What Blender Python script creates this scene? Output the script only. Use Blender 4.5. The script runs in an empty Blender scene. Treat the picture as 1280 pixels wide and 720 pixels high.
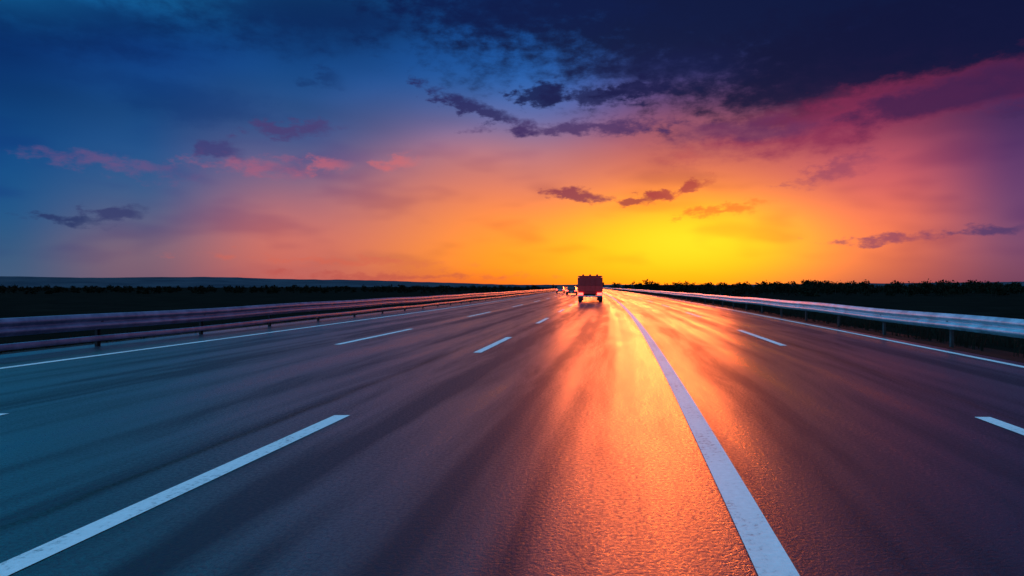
import bpy, bmesh, math, random
from mathutils import Vector, noise as mn
random.seed(7)
scene = bpy.context.scene
F = 853.33; H = 1.4
def lin(c):
    c = c/255.0
    return c/12.92 if c <= 0.04045 else ((c+0.055)/1.055)**2.4
def srgb(r, g, b, k=1.0): return (lin(r)*k, lin(g)*k, lin(b)*k, 1)

# ---------------------------------------------------------------- road path
def cx(Z):
    z = max(Z, 0.0)
    sh = 50*z/(z+66.3) + 0.02*min(z, 1500)
    return Z*(148-sh)/F
def P(u, Z, h=0.0): return Vector((cx(Z)+u, Z, h))
def heading(Z): return math.atan2(cx(Z+1)-cx(Z-1), 2.0)
def zlist(a, b):
    out = [a]; z = a
    while z < b:
        z += max(1.0, abs(z)*0.04); out.append(min(z, b))
    return out

# ---------------------------------------------------------------- node helpers
def newmat(name):
    m = bpy.data.materials.new(name); m.use_nodes = True
    nt = m.node_tree
    return m, nt, nt.nodes["Principled BSDF"]
class NB:
    def __init__(s, nt): s.nt = nt; s.N = nt.nodes; s.L = nt.links
    def put(s, sock, v):
        if v is None: return
        if isinstance(v, bpy.types.NodeSocket): s.L.new(v, sock)
        else: sock.default_value = v
    def math(s, op, a, b=None, c=None, clamp=False):
        n = s.N.new("ShaderNodeMath"); n.operation = op; n.use_clamp = clamp
        s.put(n.inputs[0], a); s.put(n.inputs[1], b); s.put(n.inputs[2], c)
        return n.outputs[0]
    def maprange(s, v, a, b, c=0.0, d=1.0, t='LINEAR'):
        n = s.N.new("ShaderNodeMapRange"); n.interpolation_type = t; n.clamp = True
        s.put(n.inputs['Value'], v)
        s.put(n.inputs['From Min'], a); s.put(n.inputs['From Max'], b)
        s.put(n.inputs['To Min'], c); s.put(n.inputs['To Max'], d)
        return n.outputs[0]
    def mix(s, f, a, b, blend='MIX'):
        n = s.N.new("ShaderNodeMix"); n.data_type = 'RGBA'; n.blend_type = blend; n.clamp_factor = True
        s.put(n.inputs[0], f); s.put(n.inputs[6], a); s.put(n.inputs[7], b)
        return n.outputs[2]
    def noise(s, vec, scale, detail=5, rough=0.55, dist=0.0):
        n = s.N.new("ShaderNodeTexNoise")
        s.put(n.inputs['Vector'], vec); n.inputs['Scale'].default_value = scale
        n.inputs['Detail'].default_value = detail; n.inputs['Roughness'].default_value = rough
        n.inputs['Distortion'].default_value = dist
        return n
    def comb(s, x, y, z=0.0):
        n = s.N.new("ShaderNodeCombineXYZ")
        s.put(n.inputs[0], x); s.put(n.inputs[1], y); s.put(n.inputs[2], z)
        return n.outputs[0]
    def mapping(s, vec, loc=(0,0,0), rot=(0,0,0), sc=(1,1,1), t='POINT'):
        n = s.N.new("ShaderNodeMapping"); n.vector_type = t
        s.put(n.inputs[0], vec); n.inputs[1].default_value = loc
        n.inputs[2].default_value = rot; n.inputs[3].default_value = sc
        return n.outputs[0]
    def vmath(s, op, a, b=None, scale=None):
        n = s.N.new("ShaderNodeVectorMath"); n.operation = op
        s.put(n.inputs[0], a); s.put(n.inputs[1], b)
        if scale is not None: s.put(n.inputs['Scale'], scale)
        return n.outputs[1] if op in ('LENGTH', 'DOT_PRODUCT') else n.outputs[0]
    def ramp(s, v, stops, interp='LINEAR'):
        n = s.N.new("ShaderNodeValToRGB"); cr = n.color_ramp; cr.interpolation = interp
        while len(cr.elements) < len(stops): cr.elements.new(0.5)
        for e, (p, c) in zip(cr.elements, stops): e.position = p
        for e, (p, c) in zip(cr.elements, stops): e.color = c
        s.put(n.inputs[0], v)
        return n.outputs[0]

# ---------------------------------------------------------------- world sky
SUN_AZ, SUN_EL = 10.8, 3.0
world = bpy.data.worlds.new("World"); scene.world = world; world.use_nodes = True
try: world.cycles.sampling_method = 'NONE'
except Exception as ex: print(ex)
nt = world.node_tree; nt.nodes.clear(); b = NB(nt)
tc = nt.nodes.new("ShaderNodeTexCoord")
sep = nt.nodes.new("ShaderNodeSeparateXYZ"); nt.links.new(tc.outputs['Generated'], sep.inputs[0])
X, Y, Z = sep.outputs
az = b.math('MULTIPLY', b.math('ARCTAN2', X, Y), 180/math.pi)
el = b.math('MULTIPLY', b.math('ARCSINE', Z), 180/math.pi)
def ang(x, y):
    a = math.atan((x-640)/F); e = math.atan((358-y)/F*math.cos(a))
    return math.degrees(a), math.degrees(e)
zpos = b.math('ADD', b.math('MAXIMUM', Z, 0.0), 0.10)
cloudplane = b.comb(b.math('DIVIDE', X, zpos), b.math('DIVIDE', Y, zpos), 0.0)
nlow = b.noise(b.comb(az, b.math('MULTIPLY', el, 3.0)), 0.035, 1, 0.5)
elw = b.math('ADD', el, b.math('MULTIPLY', b.math('SUBTRACT', nlow.outputs[0], 0.5),
        b.maprange(el, 1.0, 12.0, 0.6, 4.0)))
fac = b.math('DIVIDE', elw, 90.0, clamp=True)
cols = [
 (0,   [(0,(3,28,88)),(100,(6,56,124)),(200,(18,80,138)),(260,(30,86,138)),(300,(46,88,130)),(345,(70,94,126))]),
 (170, [(0,(4,32,92)),(95,(10,62,130)),(180,(26,82,142)),(230,(54,92,140)),(275,(92,96,130)),(310,(130,102,120)),(345,(120,92,112))]),
 (360, [(0,(6,38,98)),(90,(12,72,138)),(155,(42,88,148)),(205,(106,98,138)),(250,(164,108,124)),(300,(218,118,100)),(345,(190,98,94))]),
 (640, [(0,(8,48,122)),(80,(20,94,174)),(140,(66,98,156)),(190,(176,118,130)),(245,(242,130,88)),(300,(252,144,56)),(335,(252,142,34)),(352,(226,92,34))]),
 (850, [(0,(8,26,74)),(80,(20,58,124)),(140,(100,68,114)),(190,(216,108,98)),(240,(250,138,64)),(285,(255,178,40)),(330,(255,160,14)),(352,(240,104,14))]),
 (1100,[(0,(8,16,58)),(90,(22,22,72)),(150,(124,52,92)),(200,(196,88,106)),(260,(228,106,94)),(310,(202,90,92)),(350,(150,62,82))]),
 (1280,[(0,(8,16,58)),(90,(34,28,80)),(150,(74,44,98)),(220,(104,60,110)),(280,(102,64,114)),(320,(118,70,108)),(350,(104,58,92))]),
]
out = []
for x, st in cols:
    a = ang(x, 358)[0]
    stops = [(max(0, ang(x, y)[1])/90, srgb(*c)) for y, c in st]
    stops.sort(key=lambda t: t[0])
    L_ = max(0.0, min(1.0, (760-x)/600.0))  # added cyan glow above the visible left sky, tints the road blue
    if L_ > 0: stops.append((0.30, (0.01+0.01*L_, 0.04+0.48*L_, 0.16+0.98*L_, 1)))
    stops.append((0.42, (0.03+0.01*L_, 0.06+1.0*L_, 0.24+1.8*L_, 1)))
    stops.append((0.65, (0.12, 0.34, 0.66, 1)))  # unseen overhead sky, brightened to light the lane lines
    stops.append((1.0, (0.18, 0.34, 0.60, 1)))
    out.append((a, stops))
back = [(0.0, (0.13,0.19,0.32,1)), (0.1,(0.25,0.34,0.51,1)), (0.35,(0.25,0.36,0.57,1)), (1.0,(0.18,0.34,0.60,1))]  # unseen sky behind the camera, brightened as fill for lines and road
left_glow = [(0.0, (0.03,0.52,1.0,1)), (0.07,(0.03,1.25,2.5,1)), (0.35,(0.04,1.25,2.5,1)), (1.0,(0.18,0.34,0.60,1))]  # added cyan glow past the left frame edge, makes the road bluer
rightc= [(0.0, (0.05,0.03,0.12,1)), (0.12,(0.06,0.07,0.24,1)), (0.4,(0.07,0.11,0.36,1)), (1.0,(0.18,0.34,0.60,1))]
allc = [(-160, back), (-66, left_glow)] + out + [(80, rightc), (160, back)]
col = None
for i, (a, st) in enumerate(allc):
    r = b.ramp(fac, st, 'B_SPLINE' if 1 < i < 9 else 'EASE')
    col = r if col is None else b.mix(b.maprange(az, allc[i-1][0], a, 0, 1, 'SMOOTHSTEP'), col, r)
gp = b.comb(az, el)
def gauss(cxp, cyp, rx, ry):
    a, e = ang(cxp, cyp); s = 57.3/F
    v = b.mapping(gp, (a, e, 0), (0,0,0), (rx*s, ry*s, 1), 'TEXTURE')
    d = b.vmath('LENGTH', v)
    return b.math('EXPONENT', b.math('MULTIPLY', b.math('MULTIPLY', d, d), -1.0))
col = b.mix(b.math('MULTIPLY', gauss(840, 318, 185, 52), 0.9), col, (2.2, 0.60, 0.006, 1))
col = b.mix(b.math('MULTIPLY', gauss(862, 300, 100, 34), 0.8), col, (3.0, 0.84, 0.02, 1))
# cloud structure
nA = b.noise(cloudplane, 0.55, 3, 0.5, 0.0)
nB = b.noise(b.comb(az, b.math('MULTIPLY', el, 3.2)), 0.11, 2, 0.55)
nC = b.noise(b.comb(az, b.math('MULTIPLY', el, 2.0), 4.0), 0.5, 4, 0.62)
mott = b.maprange(nA.outputs[0], 0.34, 0.66, 0.68, 1.3, 'SMOOTHSTEP')
amt = b.math('MULTIPLY', b.maprange(el, 8.0, 16.0, 0.0, 1.0, 'SMOOTHSTEP'), b.maprange(el, 22.0, 30.0, 1.0, 0.2))
mott = b.math('ADD', b.math('MULTIPLY', b.math('SUBTRACT', mott, 1.0), amt), 1.0)
col = b.mix(1.0, col, b.comb(mott, mott, mott), 'MULTIPLY')
st = b.maprange(nB.outputs[0], 0.46, 0.68, 0.0, 0.55, 'SMOOTHSTEP')
st = b.math('MULTIPLY', st, b.math('MULTIPLY', b.maprange(el, 0.5, 3.0), b.maprange(el, 14.0, 9.0)))
col = b.mix(st, col, b.mix(1.0, col, (0.62,0.55,0.85,1), 'MULTIPLY'))
warp = b.vmath('SUBTRACT', nB.outputs[1], (0.5,0.5,0.5))
warp = b.vmath('MULTIPLY', warp, (7.0, 3.4, 0))
warp2 = b.vmath('MULTIPLY', b.vmath('SUBTRACT', nC.outputs[1], (0.5,0.5,0.5)), (4.0, 1.9, 0))
wp = b.vmath('ADD', gp, b.vmath('ADD', warp, b.vmath('MULTIPLY', warp2, (0.5,0.5,0))))
wsm = b.vmath('ADD', gp, b.vmath('ADD', b.vmath('MULTIPLY', warp, (0.35,0.22,0)), warp2))
edge = b.math('MULTIPLY', b.math('SUBTRACT', nC.outputs[0], 0.5), 2.6)
edgeb = b.math('MULTIPLY', edge, 0.4)
clouds = [ # x,y,rx,ry,rot,colour,opacity,soft,big
 (960,-15,480,112,0,(8,20,60),.92,.6,1),
 (640,4,180,40,-4,(8,26,74),.8,.7,1),
 (400,14,230,44,4,(6,28,80),.6,.8,1),
 (1130,66,330,72,4,(11,18,58),.9,.6,1),
 (830,90,120,26,0,(14,26,74),.7,.8,1),
 (1090,140,270,30,7,(142,46,86),.75,.8,1),
 (1200,116,150,22,8,(40,28,76),.75,.7,1),
 (930,160,120,12,3,(92,50,96),.6,.8,1),
 (80,24,260,40,0,(3,22,76),.5,.9,1),
 (230,128,150,22,-4,(8,48,110),.4,.9,1),
 (594,136,70,9,-20,(36,32,88),.85,.7,0),
 (735,159,125,9,1,(62,42,98),.8,.8,0),
 (676,118,42,13,0,(16,26,76),.9,.6,0),
 (740,121,60,10,-3,(20,28,78),.85,.7,0),
 (800,112,40,12,0,(18,24,74),.85,.6,0),
 (406,100,26,14,0,(14,44,100),.5,.9,0),
 (140,206,125,10,-3,(118,80,128),.55,1.1,0),
 (325,207,76,11,0,(176,92,120),.55,1.1,0),
 (415,204,30,10,0,(206,102,114),.55,1.0,0),
 (495,203,34,8,8,(218,108,110),.55,1.0,0),
 (362,160,60,10,3,(74,60,114),.8,.8,0),
 (272,188,34,12,0,(62,56,114),.7,.8,0),
 (75,273,62,7,0,(36,50,100),.8,.8,0),
 (145,265,42,9,3,(50,56,106),.8,.8,0),
 (720,243,42,8,-3,(142,58,78),.9,.7,0),
 (798,249,34,6,6,(160,60,66),.85,.7,0),
 (852,236,42,7,13,(176,66,66),.88,.7,0),
 (900,262,52,7,5,(226,104,44),.65,.8,0),
 (1040,212,66,13,14,(136,62,98),.6,.9,0),
 (860,196,34,7,0,(196,92,88),.5,.9,0),
 (1115,300,76,6,2,(132,64,98),.75,.9,0),
 (1235,288,60,7,3,(72,54,104),.8,.9,0),
 (430,326,150,6,-2,(216,100,80),.5,1.0,0),
 (500,345,170,5,0,(184,78,74),.5,1.0,0),
]
for (x,y,rx,ry,rot,c,op,soft,big) in clouds:
    a, e = ang(x, y); s = 57.3/F; ca = math.cos(math.radians(a))
    v = b.mapping(wp if big else wsm, (a, e, 0), (0,0,math.radians(rot)), (rx*s*ca*ca*1.25, ry*s*ca*1.35, 1e6), 'TEXTURE')
    q = b.math('SUBTRACT', edgeb if big else edge, b.vmath('LENGTH', v))
    al = b.maprange(q, -1.0, soft-1.0, 0.0, op, 'SMOOTHSTEP')
    col = b.mix(al, col, srgb(*c))
col = b.mix(b.maprange(el, 0.0, -2.0), col, (0.01, 0.012, 0.02, 1))
sky = nt.nodes.new("ShaderNodeTexSky"); sky.sky_type = 'NISHITA'; sky.sun_disc = False
sky.sun_elevation = math.radians(SUN_EL); sky.sun_rotation = math.radians(SUN_AZ)
bg1 = nt.nodes.new("ShaderNodeBackground"); bg1.inputs[1].default_value = 1.0
sk = b.vmath('MULTIPLY', sky.outputs[0], (0.001,0.001,0.001))
nt.links.new(b.vmath('ADD', col, sk), bg1.inputs[0])
ow = nt.nodes.new("ShaderNodeOutputWorld")
nt.links.new(bg1.outputs[0], ow.inputs[0])

# sun lamp, already sinking into the haze
sl = bpy.data.lights.new("sun", 'SUN'); sl.energy = 1.5; sl.angle = math.radians(14); sl.color = (1.0, 0.15, 0.03)
so = bpy.data.objects.new("sun", sl); scene.collection.objects.link(so)
d = Vector((math.sin(math.radians(SUN_AZ))*math.cos(math.radians(SUN_EL)), math.cos(math.radians(SUN_AZ))*math.cos(math.radians(SUN_EL)), math.sin(math.radians(SUN_EL))))
so.rotation_euler = (-d).to_track_quat('-Z', 'Y').to_euler(); so.location = (0, 50, 40)

# ---------------------------------------------------------------- materials
def mat_asphalt():
    m, nt, p = newmat("asphalt"); b = NB(nt)
    uv = nt.nodes.new("ShaderNodeUVMap").outputs[0]
    band = b.noise(b.mapping(uv, sc=(1.0, 0.011, 1)), 1.0, 2, 0.65)
    patch = b.noise(b.mapping(uv, sc=(1.4, 0.14, 1)), 1.0, 4, 0.65, 0.5)
    fine = b.noise(uv, 34, 3, 0.8)
    t = b.math('ADD', b.math('MULTIPLY', band.outputs[0], 0.65), b.math('MULTIPLY', patch.outputs[0], 0.35))
    rough = b.maprange(t, 0.40, 0.60, 0.29, 0.45)
    rough = b.math('ADD', rough, b.maprange(fine.outputs[0], 0.35, 0.65, -0.09, 0.12))
    nt.links.new(rough, p.inputs['Roughness'])
    # wet film: damp tracks shine, drier strips are dull; stones stand out of the film
    sp = b.maprange(t, 0.41, 0.59, 1.15, 0.12, 'SMOOTHSTEP')
    sp = b.math('MULTIPLY', sp, b.maprange(fine.outputs[0], 0.36, 0.62, 1.35, 0.35))
    nt.links.new(sp, p.inputs['Specular IOR Level'])
    p.inputs['Specular Tint'].default_value = (0.56, 0.78, 1.0, 1)  # blue sky sheen put into the reflection tint and the base colour below
    c = b.ramp(t, [(0.38, (0.005,0.009,0.017,1)), (0.62, (0.012,0.016,0.026,1))])
    c = b.mix(0.9, c, b.ramp(fine.outputs[0], [(0.3,(0.1,0.1,0.12,1)),(0.7,(2.6,2.6,2.6,1))]), 'MULTIPLY')
    sx = nt.nodes.new("ShaderNodeSeparateXYZ"); nt.links.new(uv, sx.inputs[0])
    wob = b.noise(b.mapping(uv, sc=(0, 0.5, 1)), 1.0, 3, 0.6)
    for u0 in (-3.62, -7.4, 4.1):
        dd = b.math('ABSOLUTE', b.math('ADD', b.math('SUBTRACT', sx.outputs[0], u0), b.math('MULTIPLY', b.math('SUBTRACT', wob.outputs[0], 0.5), 0.25)))
        c = b.mix(b.maprange(dd, 0.055, 0.02, 0, 0.75), c, (0.004,0.004,0.005,1))
    nt.links.new(c, p.inputs['Base Color'])
    p.inputs['IOR'].default_value = 1.5
    bp = nt.nodes.new("ShaderNodeBump"); bp.inputs['Strength'].default_value = 0.6; bp.inputs['Distance'].default_value = 0.008
    nt.links.new(fine.outputs[0], bp.inputs['Height']); nt.links.new(bp.outputs[0], p.inputs['Normal'])
    return m
def mat_paint():
    m, nt, p = newmat("road_paint"); b = NB(nt)
    uv = nt.nodes.new("ShaderNodeUVMap").outputs[0]
    n = b.noise(uv, 22, 5, 0.7); n2 = b.noise(b.mapping(uv, sc=(3,0.6,1)), 1.5, 4, 0.6)
    c = b.ramp(b.math('ADD', b.math('MULTIPLY', n.outputs[0], .6), b.math('MULTIPLY', n2.outputs[0], .4)), [(0.36,(0.22,0.22,0.22,1)),(0.46,(0.72,0.72,0.70,1)),(0.7,(0.88,0.88,0.86,1))])
    nt.links.new(c, p.inputs['Base Color']); p.inputs['Roughness'].default_value = 0.6
    bp = nt.nodes.new("ShaderNodeBump"); bp.inputs['Strength'].default_value = 0.4; bp.inputs['Distance'].default_value = 0.004
    nt.links.new(n.outputs[0], bp.inputs['Height']); nt.links.new(bp.outputs[0], p.inputs['Normal'])
    return m
def simple(name, c1, c2, rough=0.8, metal=0.0, scale=3.0, bump=0.0, emit=None, es=0, spec=0.5):
    m, nt, p = newmat(name); b = NB(nt)
    tcn = nt.nodes.new("ShaderNodeTexCoord")
    n = b.noise(tcn.outputs['Object'], scale, 4, 0.65)
    c = b.ramp(n.outputs[0], [(0.35, c1+(1,)), (0.65, c2+(1,))])
    nt.links.new(c, p.inputs['Base Color']); p.inputs['Metallic'].default_value = metal
    p.inputs['Specular IOR Level'].default_value = spec
    r = b.maprange(n.outputs[0], 0.3, 0.7, max(0.02, rough-0.08), min(1, rough+0.08)); nt.links.new(r, p.inputs['Roughness'])
    if bump:
        bp = nt.nodes.new("ShaderNodeBump"); bp.inputs['Strength'].default_value = 0.5; bp.inputs['Distance'].default_value = bump
        nt.links.new(n.outputs[0], bp.inputs['Height']); nt.links.new(bp.outputs[0], p.inputs['Normal'])
    if emit:
        p.inputs['Emission Color'].default_value = emit+(1,); p.inputs['Emission Strength'].default_value = es
    return m
M_asph = mat_asphalt(); M_paint = mat_paint()
M_ground = simple("meadow", (0.006,0.007,0.006), (0.012,0.012,0.010), 0.95, 0, 0.15, 0.05, spec=0.0)
M_gravel = simple("verge_gravel", (0.006,0.006,0.006), (0.018,0.017,0.016), 0.95, 0, 8, 0.02, spec=0.05)
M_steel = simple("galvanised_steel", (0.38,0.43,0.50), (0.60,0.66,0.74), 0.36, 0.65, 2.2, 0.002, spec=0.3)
M_steel2 = simple("dark_blue_steel", (0.09,0.15,0.24), (0.18,0.28,0.42), 0.46, 0.3, 2.2, 0.002, spec=0.2)  # darker, bluer base colour for the left rail
M_post = simple("post_steel", (0.018,0.018,0.02), (0.045,0.045,0.05), 0.75, 0.1, 4, 0.002, spec=0.2)
M_leaf = simple("foliage", (0.006,0.008,0.006), (0.018,0.020,0.012), 0.9, 0, 0.6, spec=0.0)
M_bark = simple("bark", (0.02,0.016,0.012), (0.05,0.035,0.025), 0.9, 0, 5, spec=0.1)
M_grass = simple("grass_blades", (0.008,0.009,0.007), (0.022,0.021,0.014), 0.9, 0, 2, spec=0.05)
M_hill = simple("hill_land", (0.03,0.04,0.055), (0.055,0.068,0.085), 1.0, 0, 0.004, spec=0.0)  # distance haze put into the bluish base colour

def obj(name, verts, faces, mat, uvs=None, parent=None, smooth=False):
    me = bpy.data.meshes.new(name); me.from_pydata(verts, [], faces)
    if uvs:
        l = me.uv_layers.new(name="UVMap")
        for lp in me.loops: l.data[lp.index].uv = uvs[lp.vertex_index]
    mats = mat if isinstance(mat, list) else [mat]
    for mm in mats: me.materials.append(mm)
    if smooth:
        for p_ in me.polygons: p_.use_smooth = True
    me.update()
    o = bpy.data.objects.new(name, me); scene.collection.objects.link(o)
    if parent: o.parent = parent
    return o
def empty(name, loc=(0,0,0), rz=0):
    e = bpy.data.objects.new(name, None); e.location = loc; e.rotation_euler = (0,0,rz)
    scene.collection.objects.link(e); return e

# ---------------------------------------------------------------- ground + road
def sheet(name, us, zs, hf, mat, parent=None):
    v=[];uv=[];f=[]
    for z in zs:
        for u in us:
            v.append(P(u, z, hf(u, z))); uv.append((u, z))
    n = len(us)
    for i in range(len(zs)-1):
        for j in range(n-1):
            a = i*n+j; f.append((a, a+1, a+n+1, a+n))
    return obj(name, v, f, mat, uv, parent, True)
def gh(u, z):
    if u < -13.0: d_ = -13.0-u
    elif u > 8.6: d_ = u-8.6
    else: return -0.05
    t = min(1, d_/14.0); t = t*t*(3-2*t)
    base = -0.05 - 2.2*t
    r = math.hypot(u, z)
    nz = mn.noise(Vector((u*0.02, z*0.02, 0)))*0.5*t + mn.noise(Vector((u*0.002, z*0.002, 3)))*min(3.0, r*0.002)*t
    return base + nz
us = [-9000,-6000,-4000,-2500,-1600,-1000,-700,-450,-300,-200,-140,-100,-75,-55,-42,-34,-28,-24,-20,-17,-15,-13.6,-13,8.6,9.4,11,13,15,18,21,25,30,38,50,70,95,130,180,260,380,560,800,1200,1800,2700,4000,6000,9000]
sheet("ground", us, [-300,-150,-80,-40]+zlist(-20, 9000), gh, M_ground)
zr = [-60,-30]+zlist(-15, 1400)
sheet("road", [-12.75,-10,-7,-4,-1,2,5,7.3], zr, lambda u,z: 0.0, M_asph)
sheet("gravel_verge", [7.3,7.9,8.7], zr, lambda u,z: -0.012-0.03*(u-7.3), M_gravel)
sheet("gravel_verge", [-13.4,-12.9,-12.75], zr, lambda u,z: -0.012+0.03*(u+12.75), M_gravel)

mk = empty("road_marking")
def line(nm, u, w, z0, z1):
    zs = [z for z in zlist(z0, z1)]
    v=[];uv=[];f=[]
    for z in zs:
        for k in (-.5,.5): v.append(P(u+k*w, z, 0.004)); uv.append((u+k*w, z))
    for i in range(len(zs)-1): f.append((2*i,2*i+1,2*i+3,2*i+2))
    obj(nm, v, f, M_paint, uv, mk)
line("solid_line", 0.52*H, 0.20, -40, 1300)
line("left_edge_line", -7.6*H, 0.17, -40, 1300)
line("right_edge_line", 4.95*H, 0.15, -40, 1300)
k=0
for i in range(-3, 60):
    z0 = 14.4+11.4*i; line(f"lane_dash_{k}", -2.2*H, 0.17, z0, z0+4.4); k+=1
for i in range(-2, 40):
    z0 = 16.4+15*i; line(f"lane_dash_{k}", -4.9*H, 0.16, z0, z0+6.1); k+=1
for i in range(-2, 40):
    z0 = 16.1+15*i
    line(f"lane_dash_{k}", 2.72*H, 0.17, z0, z0+5.8 if i>=0 else z0+6.2); k+=1

# ---------------------------------------------------------------- guardrails
def guardrail(u, face, lower, steel):
    root = empty("guardrail")
    prof = [(0.0,0.75),(0.02,0.742),(0.03,0.72),(0.075,0.695),(0.083,0.67),(0.075,0.645),(0.02,0.615),(0.005,0.595),(0.02,0.575),(0.075,0.545),(0.083,0.52),(0.075,0.495),(0.03,0.47),(0.02,0.448),(0.0,0.44)]
    prof = [(x, 0.40+(z-0.44)*0.37/0.31) for x, z in prof]
    prof2 = [(x-0.006, z) for x, z in reversed(prof)]
    def ext(nm, pr, off):
        zs = [-30,-15]+zlist(-8, 900); v=[];f=[];n=len(pr)
        for z in zs:
            wob = 0.012*math.sin(z*0.55)+0.010*math.sin(z*0.21+1)
            for x, h in pr: v.append(P(u+face*(x+off), z, h+wob))
        for i in range(len(zs)-1):
            for j in range(n):
                a=i*n+j; c=i*n+(j+1)%n; f.append((a,c,c+n,a+n))
        obj(nm, v, f, steel, None, root, True)
    ext("beam", prof+prof2, 0.10)
    if lower:
        ext("lower_rail", [(0.0,0.255),(0.03,0.255),(0.045,0.24),(0.045,0.14),(0.03,0.125),(0,0.125)], 0.04)
    v=[];f=[]
    def box(x0,x1,y0,y1,h0,h1,z):
        bs=len(v); c=heading(z)
        for h in (h0,h1):
            for (x,y) in ((x0,y0),(x1,y0),(x1,y1),(x0,y1)):
                q=P(u+x, z, h); q.x += y*math.sin(c); q.y += y*math.cos(c); v.append(q)
        for q in ((0,1,2,3),(4,5,6,7),(0,1,5,4),(1,2,6,5),(2,3,7,6),(3,0,4,7)): f.append(tuple(bs+i for i in q))
    z=-20
    while z<420:
        box(-0.03, 0.03, -0.003, 0.003, -0.3, 0.70, z-0.05)
        box(-0.03, 0.03, -0.003, 0.003, -0.3, 0.70, z+0.05)
        box(-0.033, -0.027, -0.05, 0.05, -0.3, 0.70, z)
        s0,s1=sorted((face*0.035, face*0.112)); box(s0,s1,-0.04,0.04,0.48,0.70,z)
        z+=4.0
    obj("posts", v, f, M_post, None, root)
    return root
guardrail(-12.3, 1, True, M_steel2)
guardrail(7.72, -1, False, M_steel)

# ---------------------------------------------------------------- grass verge
def grass(u0, u1, z0, z1, n, hmin, hmax):
    v=[];f=[]
    for i in range(n):
        z = z0 + (z1-z0)*random.random()**1.6
        u = random.uniform(u0,u1)
        if mn.noise(Vector((u*1.2, z*0.5, 5)))< -0.1: continue
        base = P(u, z, gh(u,z)-0.01 if (u>8.6 or u<-13) else -0.045)
        for k_ in range(4):
            a=random.uniform(0,6.28); hh=random.uniform(hmin,hmax); w=0.006+0.004*random.random(); le=random.uniform(0.05,0.5)*hh
            o=Vector((random.uniform(-.05,.05),random.uniform(-.05,.05),0)); s=Vector((math.cos(a+1.57)*w,math.sin(a+1.57)*w,0)); dd=Vector((math.cos(a)*le,math.sin(a)*le,0))
            i0=len(v); v += [base+o-s, base+o+s, base+o+dd*0.4+s*0.7+Vector((0,0,hh*0.6)), base+o+dd*0.4-s*0.7+Vector((0,0,hh*0.6)), base+o+dd+Vector((0,0,hh))]
            f += [(i0,i0+1,i0+2,i0+3),(i0+3,i0+2,i0+4)]
    return v,f
v1,f1 = grass(7.95, 12, 4, 70, 5000, 0.10, 0.32)
v2,f2 = grass(-18, -12.95, 8, 70, 3500, 0.10, 0.32)
n0=len(v1); obj("grass", v1+v2, f1+[tuple(i+n0 for i in q) for q in f2], M_grass)

# ---------------------------------------------------------------- trees in the distance
def treeline(name, places):
    v=[];f=[];mi=[]
    for (x,y,z,h,w,shrub) in places:
        if not shrub:
            r=h*0.03; b0=len(v)
            for hh,rr in ((z-0.5,r),(z+h*0.55,r*0.5)):
                for a in range(5): v.append(Vector((x+math.cos(a*1.257)*rr, y+math.sin(a*1.257)*rr, hh)))
            for a in range(5): f.append((b0+a,b0+(a+1)%5,b0+5+(a+1)%5,b0+5+a)); mi.append(1)
        cl=[]
        for _ in range(random.randint(6,10)):
            a=random.uniform(0,6.28); rr=w*0.5*random.random()**.6; t=random.random()
            hh = z+h*((0.05 if shrub else 0.2)+ (0.8 if shrub else 0.7)*t); rr*= (1.15-t*0.8)
            cl.append((x+math.cos(a)*rr,y+math.sin(a)*rr,hh,w*random.uniform(.16,.3)))
        for (X_,Y_,Z_,R_) in cl:
            for _ in range(20):
                dv=Vector((random.gauss(0,1),random.gauss(0,1),random.gauss(0,.8))); dv=dv.normalized()*R_*random.uniform(.3,1.1)
                c=Vector((X_,Y_,Z_))+dv; s=R_*random.uniform(.25,.55)
                p1=Vector((random.gauss(0,1),random.gauss(0,1),random.gauss(0,1))).normalized()*s
                p2=Vector((random.gauss(0,1),random.gauss(0,1),random.gauss(0,1))).normalized()*s
                i0=len(v); v+= [c+p1,c+p2,c-p1*.9-p2*.3]; f.append((i0,i0+1,i0+2)); mi.append(0)
    o=obj(name,v,f,[M_leaf,M_bark])
    o.data.polygons.foreach_set("material_index", mi)
    return o
pl=[]
def terr(x,y): return gh(x-cx(y), y)
for i in range(640):   # right side
    y=random.uniform(230,560); u=random.uniform(14,30)+random.random()**1.1*y*0.85
    x=cx(y)+u; h=random.uniform(3.3,5.0)*(y/330)**0.7*(1.2 if mn.noise(Vector((x*.02,y*.01,0)))>0.15 else .85)
    pl.append((x,y,terr(x,y),h,h*random.uniform(.8,1.4),random.random()<.4))
treeline("tree_row", pl)
pl=[]
for i in range(420):
    y=random.uniform(350,900); u=-random.uniform(25,45)-random.random()*y*0.95
    x=cx(y)+u; h=random.uniform(2.6,4.6)*(y/500)**0.4
    pl.append((x,y,terr(x,y),h*.95,h*random.uniform(1.0,1.8),random.random()<.5))
treeline("tree_row", pl)

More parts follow.
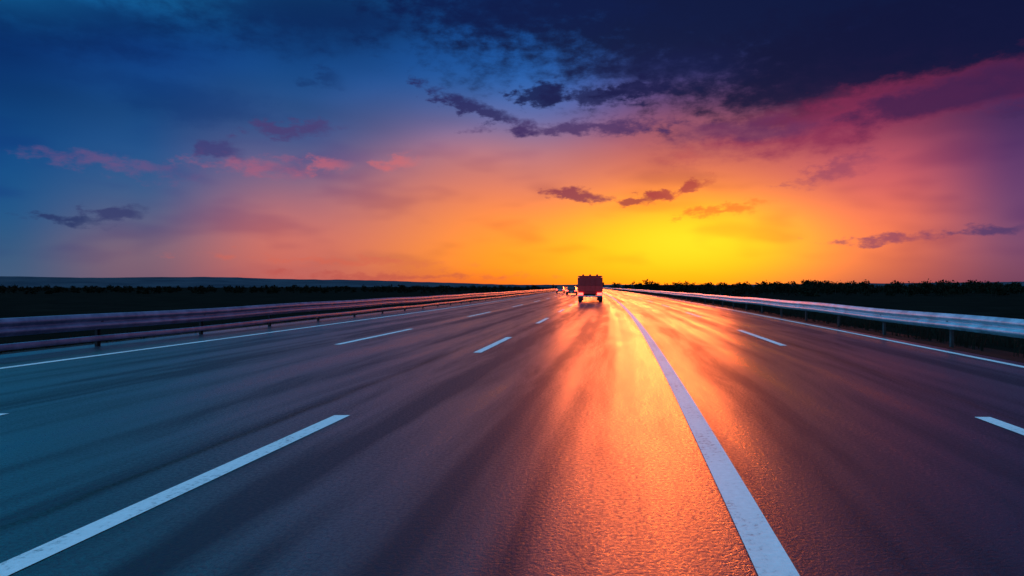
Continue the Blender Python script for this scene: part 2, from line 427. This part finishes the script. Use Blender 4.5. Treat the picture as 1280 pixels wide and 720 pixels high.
# ---------------------------------------------------------------- hills
def hills(dist, hpx, seed, rough):
    v=[];f=[];n=260
    for i in range(n+1):
        a = math.radians(-75+150*i/n)
        px = 640+F*math.tan(max(-1.2,min(1.2,a)))
        top = 0
        for t_ in range(3):
            top += mn.noise(Vector((a*4*2**t_+seed, seed, 0)))*0.5**t_
        top = hpx(px)*(1+0.30*top) + rough*mn.noise(Vector((a*160,seed,0)))
        hh = top/F*dist
        for (dd,k_) in ((dist-dist*.18,-0.0),(dist-dist*.07,.6),(dist,1.0),(dist*1.2,0.0)):
            v.append(Vector((math.sin(a)*dd, math.cos(a)*dd, -8 + (hh+8)*k_)))
    for i in range(n):
        for j in range(3):
            q=i*4+j; f.append((q,q+4,q+5,q+1))
    obj("hills", v, f, M_hill, None, None, True)
def interp(pts):
    def g(x):
        if x<=pts[0][0]: return pts[0][1]
        for (a,c),(d_,e) in zip(pts,pts[1:]):
            if x<=d_: return c+(e-c)*(x-a)/(d_-a)
        return pts[-1][1]
    return g
hills(6500, interp([(0,11),(250,10),(450,6.5),(640,3),(900,2),(1280,5)]), 1.3, 0.5)
hills(3200, interp([(0,7.5),(200,7),(420,5),(560,2.5),(740,1.0),(1000,3),(1280,5)]), 6.1, 0.9)

# ---------------------------------------------------------------- vehicles
def P_(name, base, rough=0.3, metal=0.0, emit=None, es=0, coat=0.5):
    m = simple(name, tuple(c*.85 for c in base), base, rough, metal, 4.0, 0, emit, es)
    m.node_tree.nodes["Principled BSDF"].inputs['Coat Weight'].default_value = coat
    return m
M_red=P_("red_paint",(0.85,0.03,0.035),.4,coat=0.1); M_dred=P_("dark_red_tarpaulin",(0.50,0.02,0.025),0.6,coat=0)
M_black=P_("black_rubber",(0.015,0.015,0.016),0.8,coat=0); M_glass=P_("dark_glass",(0.02,0.025,0.03),0.08)
M_tail=P_("tail_lamp",(0.5,0.02,0.02),0.3,0,(1.0,0.07,0.05),6.0); M_chr=P_("bumper_metal",(0.3,0.34,0.42),0.45,0.7)
M_white=P_("number_plate",(0.7,0.7,0.68),0.5,coat=0); M_carp=P_("car_paint",(0.05,0.055,0.07),0.25); M_head=P_("rim_metal",(0.35,0.35,0.36),0.3,0.9)
M_amb=P_("marker_lamp",(0.6,0.2,0.03),0.3,0,(1.0,0.3,0.08),1.2)
def vbox(nm, par, x0,x1,y0,y1,z0,z1, mat, bev=0.03, taper=0.0, ty=0.0):
    bm=bmesh.new(); bmesh.ops.create_cube(bm,size=1)
    for q in bm.verts:
        top=q.co.z>0
        q.co=Vector(((x0+x1)/2+q.co.x*(x1-x0),(y0+y1)/2+q.co.y*(y1-y0),(z0+z1)/2+q.co.z*(z1-z0)))
        if top:
            q.co.x -= math.copysign(taper, q.co.x-(x0+x1)/2); q.co.y -= math.copysign(ty, q.co.y-(y0+y1)/2)
    if bev: bmesh.ops.bevel(bm,geom=bm.edges[:],offset=bev,segments=3,affect='EDGES')
    me=bpy.data.meshes.new(nm); bm.to_mesh(me); bm.free(); me.materials.append(mat)
    o=bpy.data.objects.new(nm,me); scene.collection.objects.link(o); o.parent=par; return o
def vcyl(nm, par, x, y, z, r, w, mat, axis='X'):
    bm=bmesh.new(); bmesh.ops.create_cone(bm,cap_ends=True,segments=24,radius1=r,radius2=r,depth=w)
    bmesh.ops.bevel(bm,geom=[e for e in bm.edges if len(e.link_faces)==2 and any(len(f_.verts)>4 for f_ in e.link_faces)],offset=min(.03,r*.15),segments=2,affect='EDGES')
    me=bpy.data.meshes.new(nm); bm.to_mesh(me); bm.free(); me.materials.append(mat)
    o=bpy.data.objects.new(nm,me); scene.collection.objects.link(o); o.parent=par; o.location=(x,y,z)
    o.rotation_euler=(0,math.pi/2,0) if axis=='X' else (math.pi/2,0,0); return o
def truck(u, z):
    e=empty("truck", P(u,z,0.0), -heading(z))
    W=1.12
    vbox("chassis",e,-.45,.45,.2,6.0,.5,.72,M_black,.02)
    vbox("cargo_floor",e,-W,W,0,4.3,.74,.86,M_red,.02)
    vbox("cargo_box",e,-W+.01,W-.01,.03,4.28,.87,2.24,M_red,.05)
    vbox("roof",e,-W-.01,W+.01,.0,4.3,2.245,2.36,M_dred,.05,.06,.03)
    for k_,x in enumerate((-.62,0,.62)): vcyl(f"roof_lamp_{k_}",e,x,.12,2.40,.09,.12,M_dred,'Y')
    for s,nn in ((-1,"left"),(1,"right")):
        vbox("door_lower_"+nn,e,*sorted((s*.012,s*(W-.07))),-.02,.02,.93,1.46,M_red,.012)
        vbox("door_upper_"+nn,e,*sorted((s*.012,s*(W-.07))),-.02,.02,1.47,2.18,M_dred,.012)
    for k_,x in enumerate((-.45,.45)): vcyl(f"lock_bar_{k_}",e,x,-.04,1.55,.014,1.2,M_dred).rotation_euler=(0,0,0)
    vbox("rear_bumper",e,-W+.03,W-.03,-.06,.05,.46,.60,M_chr,.02)
    for s,nn in ((-1,"left"),(1,"right")):
        vbox("tail_lamp_"+nn,e,*sorted((s*(W-.04),s*(W-.50))),-.055,.02,.62,.84,M_tail,.015)
        vbox("marker_"+nn,e,*sorted((s*(W-.05),s*(W-.16))),-.03,.01,2.19,2.23,M_amb,.006)
        vbox("mudflap_"+nn,e,*sorted((s*(W-.06),s*(W-.5))),.55,.57,.14,.6,M_black,.005)
        vbox("mirror_"+nn,e,*sorted((s*1.13,s*1.28)),5.5,5.6,1.4,1.8,M_black,.03)
        for k_,yy in enumerate((1.15,5.2)):
            vcyl(f"wheel_{nn}_{k_}",e,s*(W-.2),yy,.40,.40,.34 if k_==0 else .24,M_black)
            vcyl(f"hub_{nn}_{k_}",e,s*(W-.03 if k_==0 else W-.08),yy,.40,.18,.03,M_head)
    vbox("number_plate",e,-.26,.26,-.075,-.062,.48,.58,M_white,.004)
    vbox("cab",e,-.98,.98,4.45,6.1,.55,1.95,M_red,.1,.06,.12)
    vbox("cab_window",e,-.9,.9,4.5,6.04,1.25,1.75,M_glass,.05,.0,.0).scale=(1.075,1.0,1.0)
    return e
truck(-1.8, 61)
def car(u, z, paint):
    e=empty("car", P(u,z,0.0), -heading(z)); W=.9
    vbox("body",e,-W,W,0,4.3,.3,.86,paint,.12,.05,.04)
    vbox("cabin",e,-.76,.76,.55,3.0,.84,1.42,M_glass,.1,.14,.42)
    vbox("roof",e,-.6,.6,1.05,2.5,1.39,1.455,paint,.03)
    vbox("bumper",e,-W+.03,W-.03,-.06,.1,.3,.52,M_black,.04)
    for s,nn in ((-1,"left"),(1,"right")):
        vbox("tail_lamp_"+nn,e,*sorted((s*.84,s*.5)),-.02,.06,.62,.78,M_tail,.02)
        vbox("mirror_"+nn,e,*sorted((s*.88,s*1.02)),2.75,2.88,.88,1.02,paint,.02)
        for k_,yy in enumerate((.8,3.45)):
            vcyl(f"wheel_{nn}_{k_}",e,s*.79,yy,.32,.32,.2,M_black); vcyl(f"hub_{nn}_{k_}",e,s*.885,yy,.32,.19,.02,M_head)
    vbox("number_plate",e,-.25,.25,-.075,-.062,.45,.55,M_white,.003)
    return e
car(-5.2, 110, M_carp)
car(-8.6, 145, P_("silver_paint",(0.3,0.31,0.33),.3,.4))

# ---------------------------------------------------------------- camera
cam=bpy.data.cameras.new("camera"); co=bpy.data.objects.new("camera",cam); scene.collection.objects.link(co)
cam.lens=24; cam.sensor_width=36; cam.clip_end=30000; cam.clip_start=0.05
co.location=(0,0,H); co.rotation_euler=(math.radians(90-2/F*57.3),0,0)
scene.camera=co
scene.view_settings.view_transform='Standard'; scene.view_settings.look='None'; scene.view_settings.exposure=0
